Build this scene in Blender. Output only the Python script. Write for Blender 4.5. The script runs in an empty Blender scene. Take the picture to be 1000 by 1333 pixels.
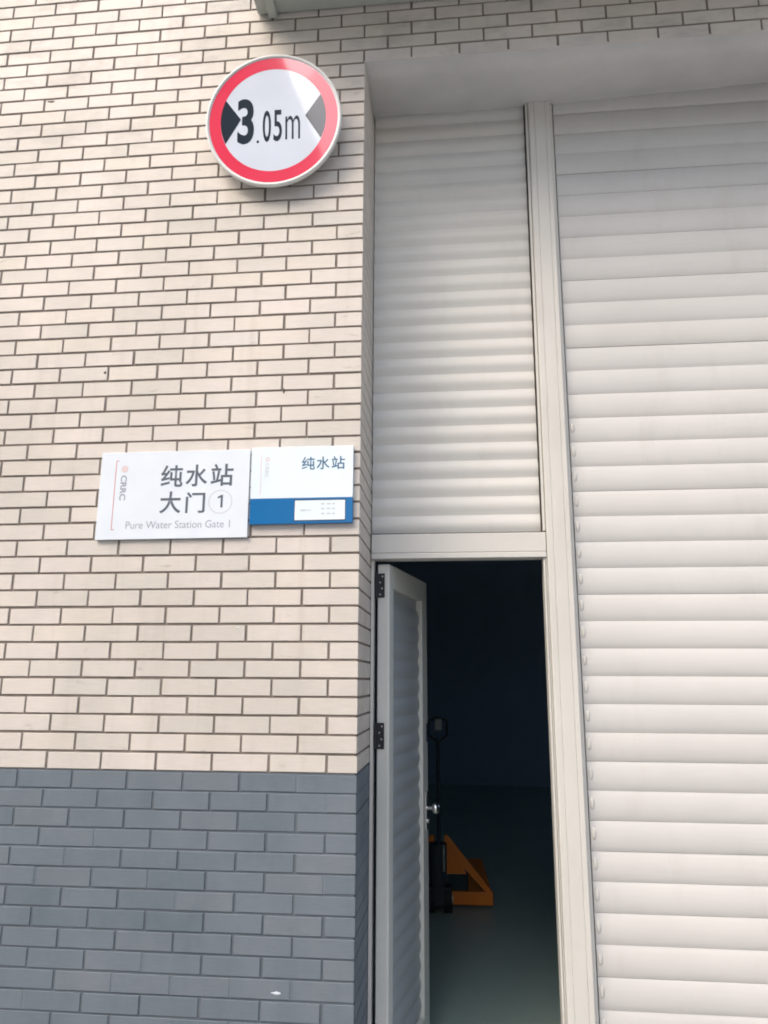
import bpy, bmesh, math, random
from mathutils import Vector, Matrix
random.seed(7)
S = bpy.context.scene
COL = S.collection
R = math.radians

# ---------------------------------------------------------------- camera
CAM = Vector((0.35785, -2.65028, 0.31164)); YAW, PITCH, ROLL, FPX = 0.101082, 0.219542, 0.004465, 980.406
fwd = Vector((-math.sin(YAW)*math.cos(PITCH), math.cos(YAW)*math.cos(PITCH), math.sin(PITCH)))
rgt0 = Vector((math.cos(YAW), math.sin(YAW), 0)); up0 = rgt0.cross(fwd)
rgt = rgt0*math.cos(ROLL)+up0*math.sin(ROLL); upv = -rgt0*math.sin(ROLL)+up0*math.cos(ROLL)
cd = bpy.data.cameras.new('camera'); cam = bpy.data.objects.new('camera', cd); COL.objects.link(cam)
cd.sensor_width = 36; cd.sensor_fit = 'VERTICAL'; cd.sensor_height = 36; cd.lens = FPX/1333*36
cd.clip_start = 0.02; cd.clip_end = 2000
m3 = Matrix((rgt, upv, -fwd)).transposed(); cam.matrix_world = Matrix.Translation(CAM) @ m3.to_4x4()
S.camera = cam
def px(P):
    d = Vector(P)-CAM; z = d.dot(fwd)
    if z < .05: return (-9999, -9999)
    return (500+FPX*d.dot(rgt)/z, 666.5-FPX*d.dot(upv)/z)

# ---------------------------------------------------------------- world, sun, exposure
SUN_EL, SUN_AZ = R(45), R(222)          # azimuth measured clockwise from +y: the sun stands in front of the wall
w = bpy.data.worlds.new('World'); S.world = w; w.use_nodes = True
nt = w.node_tree; bg = nt.nodes['Background']; sky = nt.nodes.new('ShaderNodeTexSky')
sky.sky_type = 'NISHITA'; sky.sun_disc = False; sky.sun_elevation = SUN_EL; sky.sun_rotation = SUN_AZ
sky.air_density = 1.0; sky.dust_density = 6.0; sky.ozone_density = 0.6; sky.altitude = 0
nt.links.new(sky.outputs[0], bg.inputs[0]); bg.inputs[1].default_value = 0.15
ld = bpy.data.lights.new('sun', 'SUN'); ld.energy = 0.7; ld.angle = R(60); ld.color = (1, .985, .955)
sun = bpy.data.objects.new('sun', ld); COL.objects.link(sun)
sd = Vector((math.sin(SUN_AZ)*math.cos(SUN_EL), math.cos(SUN_AZ)*math.cos(SUN_EL), math.sin(SUN_EL)))
sun.rotation_euler = sd.to_track_quat('Z', 'Y').to_euler(); sun.location = (0, -6, 8)
S.view_settings.view_transform = 'Standard'; S.view_settings.look = 'None'
S.view_settings.gamma = 1; S.view_settings.use_curve_mapping = False; S.view_settings.exposure = 1.0
S.render.engine = 'CYCLES'; S.cycles.filter_width = 1.9; S.cycles.max_bounces = 8

# ---------------------------------------------------------------- material helpers
class N:
    def __init__(s, name):
        s.m = bpy.data.materials.new(name); s.m.use_nodes = True; s.t = s.m.node_tree
        s.p = s.t.nodes['Principled BSDF']
    def n(s, t, **k):
        o = s.t.nodes.new(t)
        for a, b in k.items(): setattr(o, a, b)
        return o
    def l(s, a, b): s.t.links.new(a, b)
    def setp(s, **k):
        for a, b in k.items():
            s.p.inputs[a.replace('_', ' ')].default_value = b
    def pos(s, scale=(1, 1, 1)):
        g = s.n('ShaderNodeNewGeometry'); v = s.n('ShaderNodeVectorMath', operation='MULTIPLY')
        s.l(g.outputs['Position'], v.inputs[0]); v.inputs[1].default_value = scale
        return v.outputs[0]
    def noise(s, scale, sc=(1, 1, 1), detail=4, rough=.6):
        o = s.n('ShaderNodeTexNoise'); o.inputs['Scale'].default_value = scale; o.inputs['Detail'].default_value = detail
        o.inputs['Roughness'].default_value = rough; s.l(s.pos(sc), o.inputs['Vector']); return o.outputs['Fac']
    def ramp(s, fac, stops):
        o = s.n('ShaderNodeValToRGB'); e = o.color_ramp.elements
        while len(e) < len(stops): e.new(.5)
        for i, (p_, c) in enumerate(stops):
            e[i].position = p_; e[i].color = (*c, 1) if len(c) == 3 else c
        s.l(fac, o.inputs[0]); return o.outputs[0]
    def mix(s, fac, a, b, mode='MIX'):
        o = s.n('ShaderNodeMix', data_type='RGBA', blend_type=mode)
        for sock, v in ((o.inputs[0], fac), (o.inputs[6], a), (o.inputs[7], b)):
            if isinstance(v, (int, float)): sock.default_value = v
            elif isinstance(v, tuple): sock.default_value = (*v, 1)
            else: s.l(v, sock)
        return o.outputs[2]
    def bump(s, h, strength=.3, dist=.002):
        o = s.n('ShaderNodeBump'); o.inputs['Strength'].default_value = strength; o.inputs['Distance'].default_value = dist
        s.l(h, o.inputs['Height']); s.l(o.outputs[0], s.p.inputs['Normal'])
    def col(s, c):
        if isinstance(c, tuple): s.p.inputs['Base Color'].default_value = (*c, 1)
        else: s.l(c, s.p.inputs['Base Color'])

def brand(a):   # per brick random 0..1 from object and island
    g = a.n('ShaderNodeNewGeometry'); o = a.n('ShaderNodeObjectInfo'); s_ = a.n('ShaderNodeMath', operation='ADD')
    a.l(g.outputs['Random Per Island'], s_.inputs[0]); a.l(o.outputs['Random'], s_.inputs[1])
    f = a.n('ShaderNodeMath', operation='FRACT'); a.l(s_.outputs[0], f.inputs[0]); return f.outputs[0]

def mat_tile():
    a = N('cream_tile')
    base = a.ramp(brand(a), [(0, (.60, .565, .52)), (.2, (.64, .595, .55)), (.45, (.65, .605, .56)), (.7, (.665, .61, .57)), (.87, (.655, .605, .545)), (1, (.62, .59, .555))])
    streak = a.ramp(a.noise(14, (1, 1, 22), 3), [(.3, (.90, .90, .90)), (.7, (1, 1, 1))])
    c = a.mix(1, base, streak, 'MULTIPLY')
    big = a.ramp(a.noise(1.6, (1, 1, .8), 5, .6), [(.42, (.84, .86, .85)), (.58, (1, 1, 1))])
    c = a.mix(.8, c, big, 'MULTIPLY')
    sm = a.ramp(a.noise(19, (.55, 1, 1.3), 4, .6), [(.64, (1, 1, 1)), (.76, (.68, .68, .66))])
    c = a.mix(.75, c, sm, 'MULTIPLY')
    dr = a.ramp(a.noise(5, (2.6, 1, .22), 5, .6), [(.56, (1, 1, 1)), (.72, (.80, .78, .75))]); c = a.mix(.35, c, dr, 'MULTIPLY')
    # grime, heavier towards the top left of the wall
    g = a.n('ShaderNodeNewGeometry'); sx = a.n('ShaderNodeSeparateXYZ'); a.l(g.outputs['Position'], sx.inputs[0])
    mr = a.n('ShaderNodeMapRange'); mr.inputs['From Min'].default_value = 1.9; mr.inputs['From Max'].default_value = 3.2; mr.inputs['To Max'].default_value = .8
    a.l(sx.outputs['Z'], mr.inputs['Value'])
    gr = a.ramp(a.noise(4.2, (.8, 1, 1.6), 6, .62), [(.5, (1, 1, 1)), (.66, (.66, .67, .68))])
    c = a.mix(mr.outputs[0], c, a.mix(1, c, gr, 'MULTIPLY'))
    a.col(c); a.setp(Roughness=.5, Specular_IOR_Level=.35)
    a.bump(a.noise(60, (.22, 1, 9), 5, .65), .35, .0016); return a.m
def mat_mortar():
    a = N('mortar'); a.col(a.ramp(a.noise(9, (1, 1, 1), 5), [(.3, (.16, .137, .118)), (.7, (.26, .225, .195))]))
    a.setp(Roughness=.95); a.bump(a.noise(260), .5, .001); return a.m
def mat_grey():
    a = N('grey_paint'); c = a.ramp(a.noise(2.2, (1, 1, 1), 5), [(.3, (.134, .166, .196)), (.7, (.158, .188, .22))])
    c = a.mix(.7, c, a.ramp(a.noise(16, (1, 1, 20), 3), [(.35, (.9, .9, .91)), (.7, (1.04, 1.04, 1.04))]), 'MULTIPLY')
    c = a.mix(.8, c, a.ramp(brand(a), [(0, (.88, .91, .92)), (.5, (1, 1, 1)), (1, (1.10, 1.06, 1.03))]), 'MULTIPLY')
    c = a.mix(.6, c, a.ramp(a.noise(6, (1, 1, .5), 7, .7), [(.38, (.82, .86, .86)), (.55, (1, 1, 1)), (.75, (1.12, 1.08, 1.03))]), 'MULTIPLY')
    sp = a.ramp(a.noise(45, (1, 1, 1), 4, .7), [(.68, (0, 0, 0)), (.74, (1, 1, 1))])
    c = a.mix(sp, c, (.10, .12, .14)); a.col(c)
    a.setp(Roughness=.62, Specular_IOR_Level=.22); a.bump(a.noise(70, (.35, 1, 4), 5), .3, .0014); return a.m
def mat_greyjoint():  # same grey paint, coloured darker for the shade inside the joints
    a = N('grey_paint_joint_shade'); a.col(a.ramp(a.noise(8), [(.3, (.083, .103, .125)), (.7, (.112, .136, .16))])); a.setp(Roughness=.7)
    a.bump(a.noise(160), .5, .001); return a.m
def mat_metal(name, c, rough=.42, var=.06, streaks=True, dirt=0.0):
    a = N(name); k = tuple(v*(1-var*1.6) for v in c); c1 = a.ramp(a.noise(1.7, (1, 1, 1), 4), [(.32, k), (.62, c)])
    if streaks: c1 = a.mix(.8, c1, a.ramp(a.noise(5, (1, 1, 26), 3), [(.3, (.95, .95, .955)), (.7, (1, 1, 1))]), 'MULTIPLY')
    c1 = a.mix(.35, c1, a.ramp(brand(a), [(0, (.95, .96, .985)), (.5, (1, 1, 1)), (1, (1, .985, .972))]), 'MULTIPLY')
    if dirt: c1 = a.mix(a.ramp(a.noise(7, (1, 1, .35), 6, .7), [(.56, (0, 0, 0)), (.8, (dirt,)*3)]), c1, tuple(v*.62 for v in (c[0], c[1]*.97, c[2]*.9)))
    a.col(c1); a.setp(Roughness=rough, Specular_IOR_Level=.4); a.bump(a.noise(24, (1, 1, 1), 4), .05, .0012); return a.m
def plain(name, c, rough=.5, metal=0.0, spec=.5, coat=0.0, bump=0.0, scale=80):
    a = N(name); a.col(a.ramp(a.noise(6, (1, 1, 1), 3), [(.3, tuple(v*.93 for v in c)), (.7, c)]))
    a.setp(Roughness=rough, Metallic=metal, Specular_IOR_Level=spec, Coat_Weight=coat, Coat_Roughness=.04, Coat_IOR=1.75)
    if bump: a.bump(a.noise(scale), bump, .002)
    return a.m
def mat_plaster():
    a = N('soffit_plaster'); a.col(a.ramp(a.noise(3, (1, 1, 1), 5), [(.3, (.52, .53, .53)), (.7, (.62, .63, .625))])); a.setp(Roughness=.9)
    a.bump(a.noise(40, (1, 1, 1), 6), .35, .003); return a.m
def mat_pave():
    a = N('concrete_paving'); a.col(a.ramp(a.noise(1.4, (1, 1, 1), 8), [(.3, (.24, .24, .235)), (.7, (.31, .31, .30))])); a.setp(Roughness=.9)
    a.bump(a.noise(50, (1, 1, 1), 6), .4, .004); return a.m
def mat_epoxy():
    a = N('green_floor_paint'); a.col(a.ramp(a.noise(1.1, (1, 1, 1), 6), [(.3, (.30, .43, .41)), (.7, (.38, .50, .47))])); a.setp(Roughness=.38)
    a.bump(a.noise(30), .15, .002); return a.m

M = dict(tile=mat_tile(), mortar=mat_mortar(), grey=mat_grey(), gjoint=mat_greyjoint(),
    slat=mat_metal('shutter_paint', (.59, .59, .575), .46, .04, dirt=.25), trans=mat_metal('transom_paint', (.63, .63, .60), .46, .04, dirt=.2),
    frame=mat_metal('frame_paint', (.62, .615, .58), .42, .05, streaks=False, dirt=.25), leaf=mat_metal('door_paint', (.60, .62, .59), .42, .05, streaks=False, dirt=.3),
    leafslat=mat_metal('door_panel_paint', (.39, .43, .45), .45, .05), plaster=mat_plaster(), pave=mat_pave(), epoxy=mat_epoxy(),
    hall=plain('hall_wall_paint', (.30, .41, .52), .85, bump=.2), canopy=plain('canopy_metal', (.42, .46, .43), .5, bump=.1, scale=10),
    white=plain('sign_white', (.70, .77, .84), .28), white2=plain('sign_white_cool', (.71, .81, .88), .25),
    face=plain('sign_face_white', (.70, .77, .88), .12, coat=1), red=plain('sign_red', (.82, .055, .11), .12, coat=1), black=plain('sign_black', (.018, .028, .042), .12, coat=1),
    rim=plain('sign_rim', (.72, .74, .73), .38, 0), back=plain('sign_back_metal', (.35, .36, .36), .45, .7), ink=plain('sign_ink', (.075, .10, .135), .5),
    ink2=plain('sign_ink_soft', (.30, .33, .39), .5), inkb=plain('sign_ink_blue', (.035, .13, .24), .5), redl=plain('sign_line_red', (.62, .25, .25), .5), pale=plain('sign_logo_pale', (.68, .48, .46), .5), inkl=plain('sign_ink_light', (.50, .54, .58), .5),
    pink=plain('sign_line_pink', (.72, .52, .52), .5), blue=plain('sign_blue', (.0, .13, .36), .28), circ=plain('sign_ring_grey', (.42, .43, .48), .5),
    dark=plain('hinge_black', (.03, .032, .04), .45, .3), screw=plain('screw_steel', (.62, .62, .62), .35, .8), chrome=plain('chrome', (.75, .76, .76), .16, 1),
    sealg=plain('seal_grey', (.26, .255, .24), .8), gap=plain('seal_black', (.02, .02, .02), .8), orange=plain('truck_orange', (.85, .25, .02), .45, spec=.4, bump=.1), rubber=plain('rubber_black', (.018, .022, .03), .7), tdark=plain('truck_dark', (.03, .045, .065), .6),
    grip=plain('grip_grey', (.42, .46, .47), .5), chip=plain('bare_chip', (.62, .68, .74), .6), dot=plain('stain_dark', (.09, .07, .07), .8), bluetag=plain('blue_tag', (.015, .035, .09), .4))

# ---------------------------------------------------------------- object helpers
def link(name, me, parent=None, loc=None, rot=None):
    o = bpy.data.objects.new(name, me); COL.objects.link(o)
    if loc is not None: o.location = loc
    if rot is not None: o.rotation_euler = rot
    if parent is not None: o.parent = parent
    return o
def tag(o, label=None, cat=None, kind=None, group=None):
    if label: o['label'] = label
    if cat: o['category'] = cat
    if kind: o['kind'] = kind
    if group: o['group'] = group
    return o
def mesh(name, bm, mats, smooth=False):
    me = bpy.data.meshes.new(name); bmesh.ops.recalc_face_normals(bm, faces=bm.faces); bm.to_mesh(me); bm.free()
    for m_ in (mats if isinstance(mats, (list, tuple)) else [mats]): me.materials.append(m_)
    if smooth:
        for p_ in me.polygons: p_.use_smooth = True
    return me
def box(bm, x0, x1, y0, y1, z0, z1, bev=0):
    r_ = bmesh.ops.create_cube(bm, size=1)
    for v in r_['verts']:
        v.co = Vector(((x0+x1)/2+v.co.x*(x1-x0), (y0+y1)/2+v.co.y*(y1-y0), (z0+z1)/2+v.co.z*(z1-z0)))
    if bev:
        es = list({e for v in r_['verts'] for e in v.link_edges})
        bmesh.ops.bevel(bm, geom=es, offset=bev, segments=2, profile=.6, affect='EDGES')
    return bm
def bxm(name, m_, x0, x1, y0, y1, z0, z1, parent=None, bev=0):
    return link(name, mesh(name, box(bmesh.new(), x0, x1, y0, y1, z0, z1, bev), m_), parent)
def cyl(bm, a, b, r0, r1=None, seg=20):
    a, b = Vector(a), Vector(b); d = b-a; r1 = r0 if r1 is None else r1
    mt = Matrix.Translation((a+b)/2) @ d.to_track_quat('Z', 'Y').to_matrix().to_4x4()
    bmesh.ops.create_cone(bm, cap_ends=True, segments=seg, radius1=r0, radius2=r1, depth=d.length, matrix=mt); return bm
def cym(name, m_, a, b, r0, parent=None, r1=None, seg=20):
    return link(name, mesh(name, cyl(bmesh.new(), a, b, r0, r1, seg), m_, False), parent)
def empty(name, loc=(0, 0, 0)):
    o = bpy.data.objects.new(name, None); COL.objects.link(o); o.location = loc; o.empty_display_size = .1; return o
def extrude_profile(name, prof, x0, x1, m_, smooth=True):
    """closed (y,z) profile swept along x"""
    bm = bmesh.new(); A = [bm.verts.new((x0, y, z)) for y, z in prof]; B = [bm.verts.new((x1, y, z)) for y, z in prof]
    n = len(prof)
    for i in range(n): f = bm.faces.new((A[i], A[(i+1) % n], B[(i+1) % n], B[i])); f.smooth = smooth
    bm.faces.new(A); bm.faces.new(B[::-1])
    me = mesh(name, bm, m_)
    if smooth:
        try: me.set_sharp_from_angle(angle=R(38))
        except Exception: pass
    return me
def text_mesh(name, body, x0, x1, z0, z1, m_, parent, y=0.0, bold=0.0, rot=0, frame=None):
    """lettering fitted into the rectangle x0..x1, z0..z1 of the sign plane (rot=-90 reads downwards)"""
    cu = bpy.data.curves.new(name, 'FONT'); cu.body = body; cu.size = 1; cu.offset = bold; cu.resolution_u = 5
    t = bpy.data.objects.new(name, cu); COL.objects.link(t); bpy.context.view_layer.update()
    me = bpy.data.meshes.new_from_object(t.evaluated_get(bpy.context.evaluated_depsgraph_get()))
    COL.objects.unlink(t); bpy.data.objects.remove(t)
    P = [v.co.copy() for v in me.vertices]
    if rot: P = [Vector((c.y, -c.x, 0)) for c in P]
    ax, bx = min(c.x for c in P), max(c.x for c in P); ay, by = min(c.y for c in P), max(c.y for c in P)
    for v, c in zip(me.vertices, P):
        v.co = Vector((x0+(c.x-ax)/(bx-ax)*(x1-x0), y, z0+(c.y-ay)/(by-ay)*(z1-z0)))
    me.materials.clear(); me.materials.append(m_)
    for p_ in me.polygons: p_.material_index = 0
    return link(name, me, parent)

P_, D, G, OFF = .0631, .345, -1.25, -.0039      # course pitch, recess depth, ground level, joint offset
W_, GAP = .2, .0085
GATE_X1, ZS = 3.1, 45*P_+.004                    # far side of the gate opening, underside of the lintel bricks

# ---------------------------------------------------------------- ground, hall (setting)
bm = bmesh.new()
def quad(bm, pts): return bm.faces.new([bm.verts.new(p) for p in pts])
quad(bm, [(-300, -300, G), (300, -300, G), (300, 300, G), (-300, 300, G)])
tag(link('ground', mesh('ground', bm, M['pave'])), kind='structure')
HX0, HX1, HY0, HY1, HZ = -3.2, 6.0, .46, 9.5, 4.4
bm = bmesh.new(); quad(bm, [(HX0, .50, G+.012), (HX1, .50, G+.012), (HX1, HY1, G+.012), (HX0, HY1, G+.012)])
tag(link('hall_floor', mesh('hall_floor', bm, M['epoxy'])), kind='structure')
bm = bmesh.new()
box(bm, HX0-.1, HX0, HY0, HY1, G, HZ); box(bm, HX1, HX1+.1, HY0, HY1, G, G+2.0); box(bm, HX1, HX1+.1, HY0, HY1, G+3.4, HZ)
box(bm, HX1, HX1+.1, HY0, 3.0, G+2.0, G+3.4); box(bm, HX1, HX1+.1, 6.5, HY1, G+2.0, G+3.4)   # unseen opening added in the side wall, letting sky light into the hall
box(bm, HX0-.1, HX1+.1, HY1, HY1+.1, G, HZ)
tag(link('hall_walls', mesh('hall_walls', bm, M['hall'])), kind='structure')
bm = bmesh.new(); box(bm, HX0-.1, HX1+.1, HY0, HY1+.1, HZ, HZ+.1)
tag(link('hall_ceiling', mesh('hall_ceiling', bm, M['hall'])), kind='structure')

# ---------------------------------------------------------------- unseen building added across the yard for the reflection in the round sign
fb = empty('reflection_building', (-26, -22, G))
tag(fb, 'plain grey unseen building added across the yard to shape the reflection in the round sign', 'building')
def fbm(name, bm, m_): return link(name, mesh(name, bm, m_), fb)
FW = plain('facade_grey', (.24, .235, .23), .85, bump=.3); FG = plain('window_glass_dark', (.03, .04, .05), .1)
fbm('facade', box(bmesh.new(), -30, 19.5, -14, 0, 0, 19), FW)
fbm('parapet', box(bmesh.new(), -30.2, 19.6, -14.2, .2, 19.002, 19.8), FW)
mw = mesh('window', box(bmesh.new(), -1.3, 1.3, .002, .06, -.9, .9, .02), FG)
for i in range(12):
    for j in range(5): link('window', mw, fb, (-27+i*4.1, 0, 2.2+j*3.6))

# ---------------------------------------------------------------- brick wall
wall = empty('brick_wall', (-1.2, .2, G))
tag(wall, 'cream brick wall with a grey painted lower part and a recess for the gate', 'wall')
WO = Vector(wall.location)
def wlink(name, me, loc=(0, 0, 0), rot=None):
    return link(name, me, wall, Vector(loc)-WO, rot)
bm = bmesh.new()       # masonry core behind the tiles
box(bm, -3.2, -.005, .0045, HY0, .001, 4.4)
box(bm, -.005, GATE_X1+.005, .0045, HY0, ZS+.25, 4.4); box(bm, -.0045, GATE_X1+.0045, .0047, .032, ZS+.007, ZS+.2495)
box(bm, GATE_X1+.005, 6.1, .0045, HY0, .001, 4.4)
wlink('mortar_bed', mesh('mortar_bed', bm, M['mortar']))
bm = bmesh.new()
box(bm, -3.2, -.0035, .003, HY0-.002, G, .001); box(bm, GATE_X1+.0035, 6.1, .003, HY0-.002, G, .001)
wlink('painted_mortar_bed', mesh('painted_mortar_bed', bm, M['gjoint']))

def tile_bm(bm, length, h, T, ch=.0011):
    """tile centred on the origin, front face at y=0 looking to -y, back at y=+.0075"""
    a, b = length/2, h/2
    V = [bm.verts.new(T @ Vector(p)) for p in [(-a, .0075, -b), (a, .0075, -b), (a, .0075, b), (-a, .0075, b),
        (-a, ch, -b), (a, ch, -b), (a, ch, b), (-a, ch, b), (-a+ch, 0, -b+ch), (a-ch, 0, -b+ch), (a-ch, 0, b-ch), (-a+ch, 0, b-ch)]]
    for i in range(4):
        j = (i+1) % 4; bm.faces.new((V[i], V[j], V[4+j], V[4+i])); bm.faces.new((V[4+i], V[4+j], V[8+j], V[8+i]))
    bm.faces.new((V[8], V[9], V[10], V[11]))
cache = {}
def tile_mesh(length, grey):
    key = (round(length, 4), grey)
    if key not in cache:
        bm = bmesh.new(); tile_bm(bm, length, P_-GAP+(.0015 if grey else 0), Matrix())
        cache[key] = mesh('painted_brick' if grey else 'brick', bm, M['grey'] if grey else M['tile'])
    return cache[key]
tiles = []      # (area in view, grey, length, transform)
def clip_add(x0, x1, k):
    if x1-x0 < .025: return
    grey = k < 0; z = (k+.5)*P_
    x, L = (x0+x1)/2, x1-x0
    c = [px((a, 0, b)) for a, b in ((x0, k*P_), (x1, k*P_), (x1, (k+1)*P_), (x0, (k+1)*P_))]
    m_ = px((x, 0, z)); inside = -25 < m_[0] < 1025 and -14 < m_[1] < 1347
    ar = abs(sum(c[i][0]*c[(i+1) % 4][1]-c[(i+1) % 4][0]*c[i][1] for i in range(4)))/2 if inside else 0
    jit = .35 if not grey else .15
    rt = (R(random.gauss(0, jit*.5)), R(random.gauss(0, jit*.35)), R(random.gauss(0, jit*.5)))
    tiles.append((ar, grey, L, Vector((x+random.gauss(0, .0007), random.uniform(-.0008, .0006), z+random.gauss(0, .0005))), rt))
for k in range(-20, 57):
    sh = 0 if k % 2 else .5
    lims = [(-2.9, 0.0)] if k < 45 else [(-2.9, 4.3)]
    if k < 45: lims.append((GATE_X1, 4.3))
    for a, b in lims:
        for i in range(-16, 24):
            j0 = (i+sh)*W_+OFF+GAP/2; j1 = (i+1+sh)*W_+OFF-GAP/2
            if j1 <= a or j0 >= b: continue
            if j0 < a: j0 = a
            if j1 > b or (b == 0.0 and b-j1 < .012): j1 = b
            if b == 0.0 and j1 < 0 and j1+GAP+.03 > 0 : j1 = 0.0
            clip_add(j0, j1, k)
def place(sel, name, mt_name, mt):
    sel.sort(key=lambda t: -t[0])
    rest = [t for i, t in enumerate(sel) if t[0] <= 0 or i >= 300]
    for t in [t for i, t in enumerate(sel) if t[0] > 0 and i < 300]:
        wlink(name, tile_mesh(t[2], t[1]), t[3], t[4])
    bm = bmesh.new()
    for t in rest:
        tile_bm(bm, t[2], P_-GAP+(.0015 if t[1] else 0), Matrix.Translation(t[3]))
    o = wlink(mt_name, mesh(mt_name, bm, mt)); o['kind'] = 'stuff'
place([t for t in tiles if not t[1]], 'brick', 'small_brickwork', M['tile'])
place([t for t in tiles if t[1]], 'painted_brick', 'small_painted_brickwork', M['grey'])
# return of the wall inside the recess: one tile and a piece per course
REV = D+.05
bm_far = bmesh.new()
for side in (0, 1):
    for k in range(-20, 45):
        grey = k < 0; x = 0.0 if side == 0 else GATE_X1
        segs = [(.0085, .2005), (.2090, REV)] if k % 2 else [(.0085, .1005), (.1090, .3005), (.3090, REV)]
        for y0, y1 in segs:
            c = px((0, (y0+y1)/2, (k+.5)*P_)); vis = side == 0 and -10 < c[1] < 1343
            ang = R(90) if side == 0 else R(-90)
            loc = Vector((x-(0 if side == 0 else 0), (y0+y1)/2, (k+.5)*P_))
            if vis and y1-y0 > .05:
                wlink('painted_return_brick' if grey else 'return_brick', tile_mesh(y1-y0, grey), loc, (0, 0, ang))
            else:
                tile_bm(bm_far, y1-y0, P_-GAP, Matrix.Translation(loc) @ Matrix.Rotation(ang, 4, 'Z'))
o = wlink('far_return_brickwork', mesh('far_return_brickwork', bm_far, M['tile'])); o['kind'] = 'stuff'
# paint that has filled some of the joints of the dado
bm = bmesh.new()
for k in range(-20, 0):
    sh = 0 if k % 2 else .5
    for i in range(-15, 0):
        if random.random() < .25:
            x = (i+sh)*W_+OFF
            if x < -.03: box(bm, x-GAP/2-.0005, x+GAP/2+.0005, random.uniform(.0004, .0015), .004, k*P_+.003, (k+1)*P_-.003)
    box(bm, -2.9, -.004, random.uniform(.0014, .0022), .004, k*P_-GAP/2-.001, k*P_-GAP/2+random.uniform(.0035, .0055)) if random.random() < .2 and k > -20 else None
    if random.random() < .8: box(bm, -.004, -.0016, .02, REV, k*P_-.004, k*P_+.003)
o = wlink('joint_paint', mesh('joint_paint', bm, M['grey'])); o['kind'] = 'stuff'
# plastered underside of the lintel, rising slightly to the back
bm = bmesh.new()
z0, z1 = ZS-.003, ZS+.044
nx = 40
top = []
for i in range(nx+1):
    x = -.0035+(GATE_X1+.007)*i/nx
    jz = random.uniform(-.0016, .0016); jb = random.uniform(-.004, .004)
    top.append([bm.verts.new((x, .0030, z0+.012)), bm.verts.new((x, .0040, z0+jz*.3-.0005)), bm.verts.new((x, .12, z0+.012+jz)), bm.verts.new((x, D+.11, z1+jb+.055*max(0, x-.75)))])
for i in range(nx):
    for j in range(3): bm.faces.new((top[i][j], top[i+1][j], top[i+1][j+1], top[i][j+1]))
wlink('soffit', mesh('soffit', bm, M['plaster'], True))
# marks
def blot(name, m_, x, z, w2, h2, n=11, seed=1, y=-.0012):
    rr = random.Random(seed); bm = bmesh.new(); c = bm.verts.new((0, -.0004, 0))
    V = [bm.verts.new((math.cos(2*math.pi*i/n)*w2*rr.uniform(.6, 1.15), .0006, math.sin(2*math.pi*i/n)*h2*rr.uniform(.6, 1.15))) for i in range(n)]
    for i in range(n): bm.faces.new((c, V[i], V[(i+1) % n]))
    return wlink(name, mesh(name, bm, m_), (x, y, z))
blot('paint_chip', M['chip'], -.251, -.671, .021, .0055, seed=3)
blot('stain', M['dot'], -1.017, 1.487, .006, .007, seed=5); blot('stain', M['dot'], -.297, 1.386, .004, .013, seed=6)
blot('stain', M['dot'], -1.375, 2.762, .022, .006, seed=8)
blot('mortar_smear', M['plaster'], -.435, .492, .010, .004, seed=9)

# ---------------------------------------------------------------- canopy above the gate
can = empty('gate_canopy', (1.4, 0, 3.12))
tag(can, 'pale green grey metal canopy cut off by the top edge above the gate', 'canopy')
CO = Vector(can.location)
def clink(name, bm, m_, sm=False):
    o = link(name, mesh(name, bm, m_, sm), can); o.location = -CO; return o
CX0, CX1, CZ, CY = -.47, 3.6, 3.118, -.38
clink('canopy_panel', box(bmesh.new(), CX0, CX1, CY, -.003, CZ, CZ+.10, .012), M['canopy'])
clink('front_gutter', box(bmesh.new(), CX0-.01, CX1+.01, CY-.10, CY-.002, CZ-.01, CZ+.14, .02), M['canopy'])
for i, x in enumerate((-.40, 1.2, 2.8)):
    clink('bracket', box(bmesh.new(), x-.02, x+.02, CY+.12, -.004, CZ-.022, CZ-.001, .004), M['canopy'])

# ---------------------------------------------------------------- shutter curtain on the right
YS = .372
def slat_prof(h, amp, skew=.5, lip=.010, groove=.0035, n=11, th=.016):
    pts = []
    for i in range(n+1):
        t = i/n; zz = groove/2+t*(h-groove)
        s_ = t**(math.log(.5)/math.log(skew)); b_ = math.sin(math.pi*min(max(s_, 0), 1))**.75
        pts.append((-amp*b_, zz))
    pts.append((th, h-groove/2)); pts.append((th, -lip)); pts.append((.008, -lip)); pts.append((.006, groove/2))
    return pts
gate = empty('roller_shutter', (2.0, YS, G))
tag(gate, 'large cream ribbed roller shutter gate right of the tall post', 'roller shutter')
GO = Vector(gate.location)
SX0, SX1, SH = .819, GATE_X1-.12, .1042
me_s = extrude_profile('slat', slat_prof(SH, .0075, .47, groove=.0010), SX0-GO.x, SX1-GO.x, M['slat'])
bm = bmesh.new(); bmesh.ops.create_uvsphere(bm, u_segments=14, v_segments=10, radius=1, matrix=Matrix.Translation((.010, -.0085, .060)) @ Matrix.Diagonal((.0085, .007, .022, 1)))
me_clip = mesh('end_clip', bm, M['frame'], True)
zs = 2.832+3*SH
k = 0
while zs > G-.02:
    zz = zs-SH if zs-SH > G+.06 else None
    if zz is None: break
    s_ = link('slat', me_s, gate, Vector((0, YS+random.uniform(-.0018, .0018), zz))-Vector((0, GO.y, GO.z)), (R(random.gauss(0, .12)), R(random.gauss(0, .02)), 0))
    if zz < 1.36:
        c_ = link('end_clip', me_clip, s_, (SX0-GO.x+.002, .0025, 0))
    zs -= SH; k += 1
bxm('bottom_bar', M['frame'], SX0-GO.x, SX1-GO.x, -.012, .018, 0.012, zs-G-.004, gate, .004)
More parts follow.
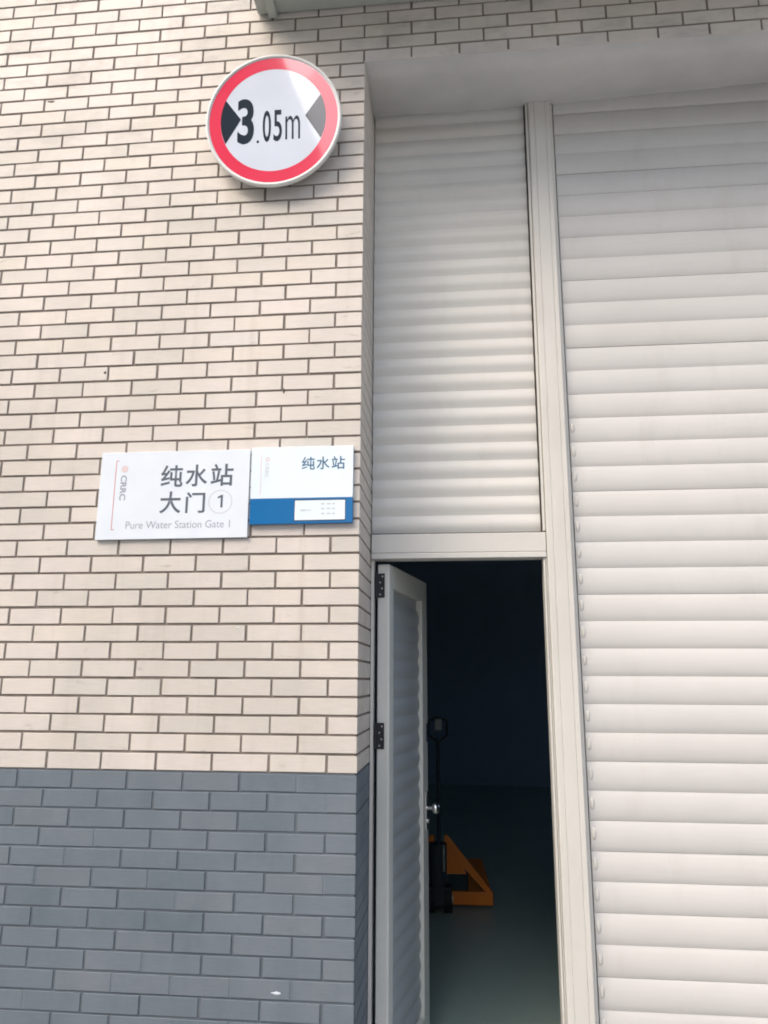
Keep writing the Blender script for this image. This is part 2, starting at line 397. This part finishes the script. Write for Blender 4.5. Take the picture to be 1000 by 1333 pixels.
o = bxm('guide_channel', M['frame'], .8015-GO.x, .8125-GO.x, -.020, .05, .004, ZS-G+.03, gate, .003)
bxm('guide_channel', M['frame'], SX1+.003-GO.x, GATE_X1-.003-GO.x, -.035, .05, .004, ZS-G+.03, gate, .004)
bxm('guide_lip', M['sealg'], .8127-GO.x, .8185-GO.x, .004, .05, .004, ZS-G+.03, gate)

# ---------------------------------------------------------------- post, transom and fixed panel over the door
fr = empty('door_frame', (.35, .36, G))
tag(fr, 'cream metal frame with tall post and fixed ribbed panel above the open door', 'door frame')
FO = Vector(fr.location)
def fbox(name, m_, x0, x1, y0, y1, z0, z1, bev=.002):
    return bxm(name, m_, x0-FO.x, x1-FO.x, y0-FO.y, y1-FO.y, z0-FO.z, z1-FO.z, fr, bev)
ZT = ZS+.036
# post profile (x,y) swept in z
prof = [(.703, .34), (.703, .3335), (.708, .33), (.727, .33), (.729, .3325), (.731, .33), (.776, .33), (.778, .3325), (.780, .33), (.796, .33), (.8005, .3345), (.8005, .42), (.703, .42)]
bm = bmesh.new(); A = [bm.verts.new((x-FO.x, y-FO.y, .002)) for x, y in prof]; B = [bm.verts.new((x-FO.x, y-FO.y, ZT-G)) for x, y in prof]
for i in range(len(prof)): j = (i+1) % len(prof); bm.faces.new((A[i], A[j], B[j], B[i]))
bm.faces.new(A); bm.faces.new(B[::-1]); link('post', mesh('post', bm, M['frame']), fr)
fbox('door_stop', M['frame'], .6975, .7015, .338, .41, G+.002, .786, .001)
fbox('door_stop', M['frame'], .6880, .6960, .343, .41, G+.002, .786, .002)
fbox('panel_trim', M['frame'], .6905, .7010, .340, .40, .894, ZT, .002)
fbox('panel_seal', M['gap'], .6855, .6895, .352, .40, .894, ZT, 0)
fbox('panel_seal', M['sealg'], .7012, .7028, .345, .40, .894, ZT, 0)
fbox('head_rail', M['frame'], .004, .7010, .338, .41, .812, .889, .003)
fbox('head_rail_lip', M['frame'], .004, .7010, .334, .41, .788, .8105, .003)
fbox('panel_sill_seal', M['gap'], .004, .6845, .350, .40, .8892, .8938, 0)
fbox('hinge_jamb', M['frame'], .002, .0135, .354, .42, G+.002, .786, .001)
TH = .0771
def trans_prof(h, amp):
    pts = [( -amp*(.5-.5*math.cos(2*math.pi*i/12))**.7, i/12*h) for i in range(13)]
    return pts+[(.014, h), (.014, 0)]
me_t = extrude_profile('panel_rib', trans_prof(TH-.0006, .0085), .003-FO.x, .685-FO.x, M['trans'])
z = .8945
while z < ZT-.002:
    if z+TH > ZT+.03:
        break
    link('panel_rib', me_t, fr, (0, .372-FO.y+random.uniform(-.0005, .0005), z-FO.z)); z += TH
fbox('panel_back', M['trans'], .003, .70, .388, .40, .89, ZT+.01, 0)

# ---------------------------------------------------------------- wicket door, opened inwards
LA = math.atan2(.615, .118)
leaf = empty('door', (.075, .368, G)); leaf.rotation_euler = (0, 0, LA)
tag(leaf, 'narrow grey white metal door standing open inwards, black hinges on its edge', 'door')
# local x: along the leaf, local y: + is its back (towards the brick), front face (seen) at y=0
LW, LT, z0, z1 = .645, .050, .025, 2.022
def lbox(name, m_, x0, x1, y0, y1, za, zb, bev=.003, parent=leaf): return bxm(name, m_, x0, x1, y0, y1, za, zb, parent, bev)
lbox('stile', M['leaf'], 0, .066, 0, LT, z0, z1, .006)
lbox('stile', M['leaf'], LW-.095, LW, 0, LT, z0, z1, .004)
lbox('rail', M['leaf'], .0665, LW-.0955, 0, LT, z1-.095, z1, .003)
lbox('rail', M['leaf'], .0665, LW-.0955, 0, LT, z0, z0+.15, .003)
lbox('panel_back', M['leafslat'], .067, LW-.096, .030, .044, z0+.151, z1-.096, 0)
me_d = extrude_profile('door_rib', trans_prof(TH-.0006, .007), .067, LW-.0962, M['leafslat'])
z = z0+.156
while z+TH < z1-.095: link('door_rib', me_d, leaf, (0, .021, z)); z += TH
for hz in (.685, .100, -1.05):
    h = link('hinge', mesh('hinge', box(bmesh.new(), -.0035, -.0005, .019, .049, -.049, .049, .001), M['dark']), leaf, (0, 0, hz-G))
    bm = cyl(bmesh.new(), (-.004, .0535, -.05), (-.004, .0535, .05), .0045, seg=12); link('hinge_pin', mesh('hinge_pin', bm, M['dark'], False), h)
    for i, (yy, zz) in enumerate(((.028, .036), (.038, .012), (.030, -.012), (.038, -.036))):
        bm = cyl(bmesh.new(), (-.0052, yy, zz), (-.0034, yy, zz), .0036, seg=10); link('screw', mesh('screw', bm, M['screw']), h)
kx = LW-.042
lk = lbox('lock_plate', M['chrome'], kx-.016, kx+.016, -.005, .0, .905, 1.068, .002)
bm = cyl(bmesh.new(), (kx, -.0052, 1.0), (kx, -.03, 1.0), .009); kn = link('knob', mesh('knob', bm, M['chrome']), lk)
bm = bmesh.new(); bmesh.ops.create_uvsphere(bm, u_segments=20, v_segments=12, radius=.025, matrix=Matrix.Translation((kx, -.045, 1.0)) @ Matrix.Diagonal((1, .75, 1, 1)))
link('knob_head', mesh('knob_head', bm, M['chrome'], True), kn)
bm = cyl(bmesh.new(), (kx, -.0052, .945), (kx, -.013, .945), .009); link('key_cylinder', mesh('key_cylinder', bm, M['screw']), lk)
lbox('sticker', M['bluetag'], LW-.03, LW-.004, -.0012, -.0002, 1.285, 1.365, 0)
leaf.rotation_euler = (0, 0, LA)

# ---------------------------------------------------------------- round width limit sign
RS = .279; tilt = .1257
sg = empty('width_limit_sign', (-.3591, -.09, 2.5147)); sg.rotation_euler = (tilt, 0, 0)
tag(sg, 'round red and white 3.05m width limit sign mounted on the brick wall', 'sign')
def lathe(bm, prof, seg=96):
    rings = []
    for r_, y in prof:
        rings.append([bm.verts.new((r_*math.cos(2*math.pi*i/seg), y, r_*math.sin(2*math.pi*i/seg))) for i in range(seg)])
    for a, b in zip(rings, rings[1:]):
        for i in range(seg): bm.faces.new((a[i], a[(i+1) % seg], b[(i+1) % seg], b[i]))
    return rings
bm = bmesh.new(); rg = lathe(bm, [(.2655, .0015), (.2665, -.0015), (.271, -.004), (.2765, -.0035), (RS, .000), (RS, .016), (.274, .0175), (.268, .004)])
for i in range(96): bm.faces.new((rg[0][i], rg[0][(i+1) % 96], rg[-1][(i+1) % 96], rg[-1][i]))
link('rim', mesh('rim', bm, M['rim'], True), sg)
bm = bmesh.new(); rg = lathe(bm, [(.2676, .001), (.2676, .006)]); bm.faces.new(rg[0]); bm.faces.new(rg[1][::-1]); link('plate', mesh('plate', bm, M['face']), sg)
bm = bmesh.new(); lathe(bm, [(.2165, .0006), (.2640, .0006)]); link('red_ring', mesh('red_ring', bm, M['red']), sg)
for s_ in (-1, 1):
    bm = bmesh.new(); tip = bm.verts.new((s_*(.132), .0005, .010)); arc = []
    for i in range(15):
        a_ = R(-25.5+51*i/14); arc.append(bm.verts.new((s_*.2163*math.cos(a_), .0005, .2163*math.sin(a_)+.003)))
    for a, b in zip(arc, arc[1:]): bm.faces.new((tip, a, b))
    link('triangle', mesh('triangle', bm, M['black']), sg)
text_mesh('digit', '3', -.147, -.078, -.096, .097, M['black'], sg, .0005, .028)
text_mesh('decimal_point', '.', -.067, -.057, -.095, -.083, M['black'], sg, .0005, .0)
text_mesh('digit', '0', -.042, -.008, -.092, .041, M['black'], sg, .0005, .012)
text_mesh('digit', '5', .002, .037, -.092, .041, M['black'], sg, .0005, .012)
text_mesh('letter', 'm', .051, .111, -.087, .012, M['black'], sg, .0005, -.004)
for zz in (-.14, .14):
    bm = box(bmesh.new(), -.17, .17, .0065, .022, zz-.014, zz+.014, .003); link('rail', mesh('rail', bm, M['back']), sg)
    for xx in (-.1, .1):
        ln = .09+math.tan(tilt)*zz
        bm = cyl(bmesh.new(), (xx, .0225, zz), (xx, ln*1.0, zz-.0), .009, seg=12); link('bracket', mesh('bracket', bm, M['back']), sg)

# ---------------------------------------------------------------- gate name sign
s1 = empty('gate_name_sign', (-.70, 0, .985))
tag(s1, 'larger white sign with dark Chinese characters and a circled 1, left of two', 'sign')
O1 = Vector(s1.location)
def plate(name, m_, c, y0, y1, parent, O, bev=.0008):
    """c: four corners (x,z) clockwise from top left, between y0 (front) and y1"""
    bm = bmesh.new(); F = [bm.verts.new((x-O.x, y0, z-O.z)) for x, z in c]; Bk = [bm.verts.new((x-O.x, y1, z-O.z)) for x, z in c]
    bm.faces.new(F); bm.faces.new(Bk[::-1])
    for i in range(4): j = (i+1) % 4; bm.faces.new((F[i], F[j], Bk[j], Bk[i]))
    if bev: bmesh.ops.bevel(bm, geom=list(bm.edges), offset=bev, segments=1, affect='EDGES')
    return link(name, mesh(name, bm, m_), parent)
plate('board', M['white'], [(-.991, 1.153), (-.4135, 1.153), (-.4115, .818), (-.992, .816)], -.013, -.0015, s1, O1)
yT = -.0134
def t1(name, body, x0, x1, z0, z1, m_, bold=0, rot=0, par=None, O=None, y=None):
    par = par or s1; O = O or O1
    return text_mesh(name, body, x0-O.x, x1-O.x, z0-O.z, z1-O.z, m_, par, yT if y is None else y, bold, rot)
for ch, a, b in (('纯', -.753, -.668), ('水', -.657, -.573), ('站', -.560, -.474)): t1('character', ch, a, b, 1.0135, 1.0985, M['ink'], .015)
for ch, a, b in (('大', -.751, -.669), ('门', -.651, -.577)): t1('character', ch, a, b, .912, .996 if ch == '大' else .992, M['ink'], .016)
bm = bmesh.new(); lathe(bm, [(.0428, 0), (.0446, 0)], 48); link('circle', mesh('circle', bm, M['circ']), s1, (-.5185-O1.x, yT, .953-O1.z))
bm = bmesh.new(); bm.faces.new([bm.verts.new((x, 0, z)) for x, z in ((.0015, -.024), (.0095, -.024), (.0095, .024), (.0025, .024), (-.0105, .0165), (-.0105, .0105), (.0015, .0145))])
link('digit', mesh('digit', bm, M['ink']), s1, (-.519-O1.x, yT, .955-O1.z))
t1('lettering', 'Pure Water Station Gate 1', -.876, -.478, .856, .884, M['ink2'], -.004)
def strip(name, m_, x0, x1, z0, z1, par, O, y): return bxm(name, m_, x0-O.x, x1-O.x, y, y+.0003, z0-O.z, z1-O.z, par)
strip('red_line', M['redl'], -.9328, -.9300, .853, 1.121, s1, O1, yT-.0001)
strip('red_line', M['redl'], -.9299, -.921, 1.1185, 1.121, s1, O1, yT-.0001); strip('red_line', M['redl'], -.9299, -.921, .853, .8555, s1, O1, yT-.0001)
bm = bmesh.new(); lathe(bm, [(.008, 0), (.0125, 0)], 24); link('logo_ring', mesh('logo_ring', bm, M['pale']), s1, (-.8965-O1.x, yT, 1.087-O1.z))
bm = bmesh.new(); box(bm, -.004, .004, -.0001, .0002, -.004, .004); link('logo_core', mesh('logo_core', bm, M['pale']), s1, (-.8965-O1.x, yT, 1.087-O1.z))
t1('lettering', 'CRRC', -.910, -.886, .966, 1.063, M['ink2'], .03, 1)

# ---------------------------------------------------------------- smaller sign with the blue band
s2 = empty('station_sign', (-.215, 0, 1.01))
tag(s2, 'small white sign with a blue lower band and a white card slot beside the recess', 'sign')
O2 = Vector(s2.location)
plate('board', M['white2'], [(-.4065, 1.157), (-.0235, 1.1565), (-.0235, .9605), (-.4045, .9605)], -.017, -.0015, s2, O2)
plate('blue_band', M['blue'], [(-.4045, .9595), (-.0235, .9595), (-.0230, .866), (-.4035, .864)], -.0185, -.0015, s2, O2)
plate('card_pocket', M['gap'], [(-.238, .9535), (-.049, .9530), (-.049, .8745), (-.238, .8740)], -.0189, -.0184, s2, O2, 0)
plate('card', M['white2'], [(-.236, .9505), (-.051, .9500), (-.051, .8775), (-.236, .8770)], -.0195, -.0188, s2, O2, 0)
y2 = -.0174
for ch, a, b in (('纯', -.2155, -.166), ('水', -.160, -.111), ('站', -.104, -.054)): t1('character', ch, a, b, 1.067, 1.1165, M['inkb'], .012, 0, s2, O2, y2)
strip('red_line', M['pink'], -.3692, -.3674, .975, 1.128, s2, O2, y2-.0001)
bm = bmesh.new(); lathe(bm, [(.005, 0), (.008, 0)], 20); link('logo_ring', mesh('logo_ring', bm, M['pale']), s2, (-.345-O2.x, y2, 1.110-O2.z))
t1('lettering', 'CRRC', -.3525, -.3395, 1.040, 1.096, M['inkl'], .006, 1, s2, O2, y2)
for zz in (.9365, .9185, .900):     # rows too small to read: grey dashes
    for a, b in ((-.139, -.126), (-.118, -.104), (-.098, -.088)): strip('print_dash', M['inkl'], a, b, zz-.0028, zz+.0028, s2, O2, -.0199)
strip('print_dash', M['inkl'], -.216, -.196, .910, .9165, s2, O2, -.0199); strip('print_dash', M['inkl'], -.193, -.176, .9115, .915, s2, O2, -.0199)

# ---------------------------------------------------------------- pallet truck inside the hall
pt = empty('pallet_truck', (.180, 3.12, G+.012)); pt.rotation_euler = (0, 0, R(1))
tag(pt, 'orange hand pallet truck standing on the dark hall floor inside the door', 'pallet truck')
def pl(name, bm, m_, par=pt, sm=False): return link(name, mesh(name, bm, m_, sm), par)
for s_ in (-1, 1):
    bm = bmesh.new()      # fork: pressed channel that tapers at the tip
    x0, x1 = sorted((s_*.20, s_*.365)); box(bm, x0, x1, .02, 1.12, .045, .095, .008)
    for v in bm.verts:
        if v.co.y > 1.0: v.co.x = (v.co.x-(x0+x1)/2)*.72+(x0+x1)/2; v.co.z = max(v.co.z-.012, .045)
    f_ = pl('fork', bm, M['orange'])
    pl('load_roller', cyl(bmesh.new(), ((x0+x1)/2-.04, 1.0, .032), ((x0+x1)/2+.04, 1.0, .032), .031), M['rubber'], f_)
bm = bmesh.new()          # cross plate at the heel of the forks
box(bm, -.37, .37, -.03, .018, .022, .105, .006); pl('heel_plate', bm, M['orange'])
for s_ in (-1, 1):        # slanting straps of the triangular back
    bm = bmesh.new(); V = []
    for y in (-.035, -.010):
        V.append([bm.verts.new(c) for c in ((s_*.37, y, .105), (s_*.325, y, .105), (s_*.035, y, .405), (s_*.035, y, .475), (s_*.060, y, .475))])
    n = 5
    bm.faces.new(V[0]); bm.faces.new(V[1][::-1])
    for i in range(n): bm.faces.new((V[0][i], V[0][(i+1) % n], V[1][(i+1) % n], V[1][i]))
    pl('strap', bm, M['orange'])
bm = bmesh.new(); V = []
for y in (.000, .012): V.append([bm.verts.new(c) for c in ((-.19, y, .215), (.19, y, .215), (.10, y, .40), (-.10, y, .40))])
bm.faces.new(V[0]); bm.faces.new(V[1][::-1])
for i in range(4): bm.faces.new((V[0][i], V[0][(i+1) % 4], V[1][(i+1) % 4], V[1][i]))
pl('gusset', bm, M['orange'])
pump = pl('pump', cyl(bmesh.new(), (-.01, -.12, .12), (-.01, -.12, .44), .062), M['tdark'])
pl('piston', cyl(bmesh.new(), (.03, -.18, .27), (.03, -.18, .44), .010), M['chrome'], pump)
pl('valve_block', box(bmesh.new(), -.08, .08, -.19, -.06, .05, .17, .01), M['tdark'], pump)
for s_ in (-1, 1):
    wh = pl('steering_wheel', cyl(bmesh.new(), (s_*.03, -.13, .09), (s_*.085, -.13, .09), .09, seg=28), M['rubber'])
    pl('hub', cyl(bmesh.new(), (s_*.0855, -.13, .09), (s_*.09, -.13, .09), .035), M['screw'], wh)
hd = pl('handle', cyl(bmesh.new(), (0, -.13, .40), (0, -.20, 1.12), .012), M['tdark'])
bm = bmesh.new()
pts = [(0, -.20, 1.12), (-.065, -.206, 1.17), (-.065, -.212, 1.27), (0, -.213, 1.29), (.065, -.212, 1.27), (.065, -.206, 1.17), (0, -.20, 1.12)]
for a, b in zip(pts, pts[1:]): cyl(bm, a, b, .009, seg=10)
pl('handle_loop', bm, M['tdark'], hd); pl('lever', box(bmesh.new(), -.02, .03, -.235, -.195, 1.205, 1.285, .008), M['grip'], hd)
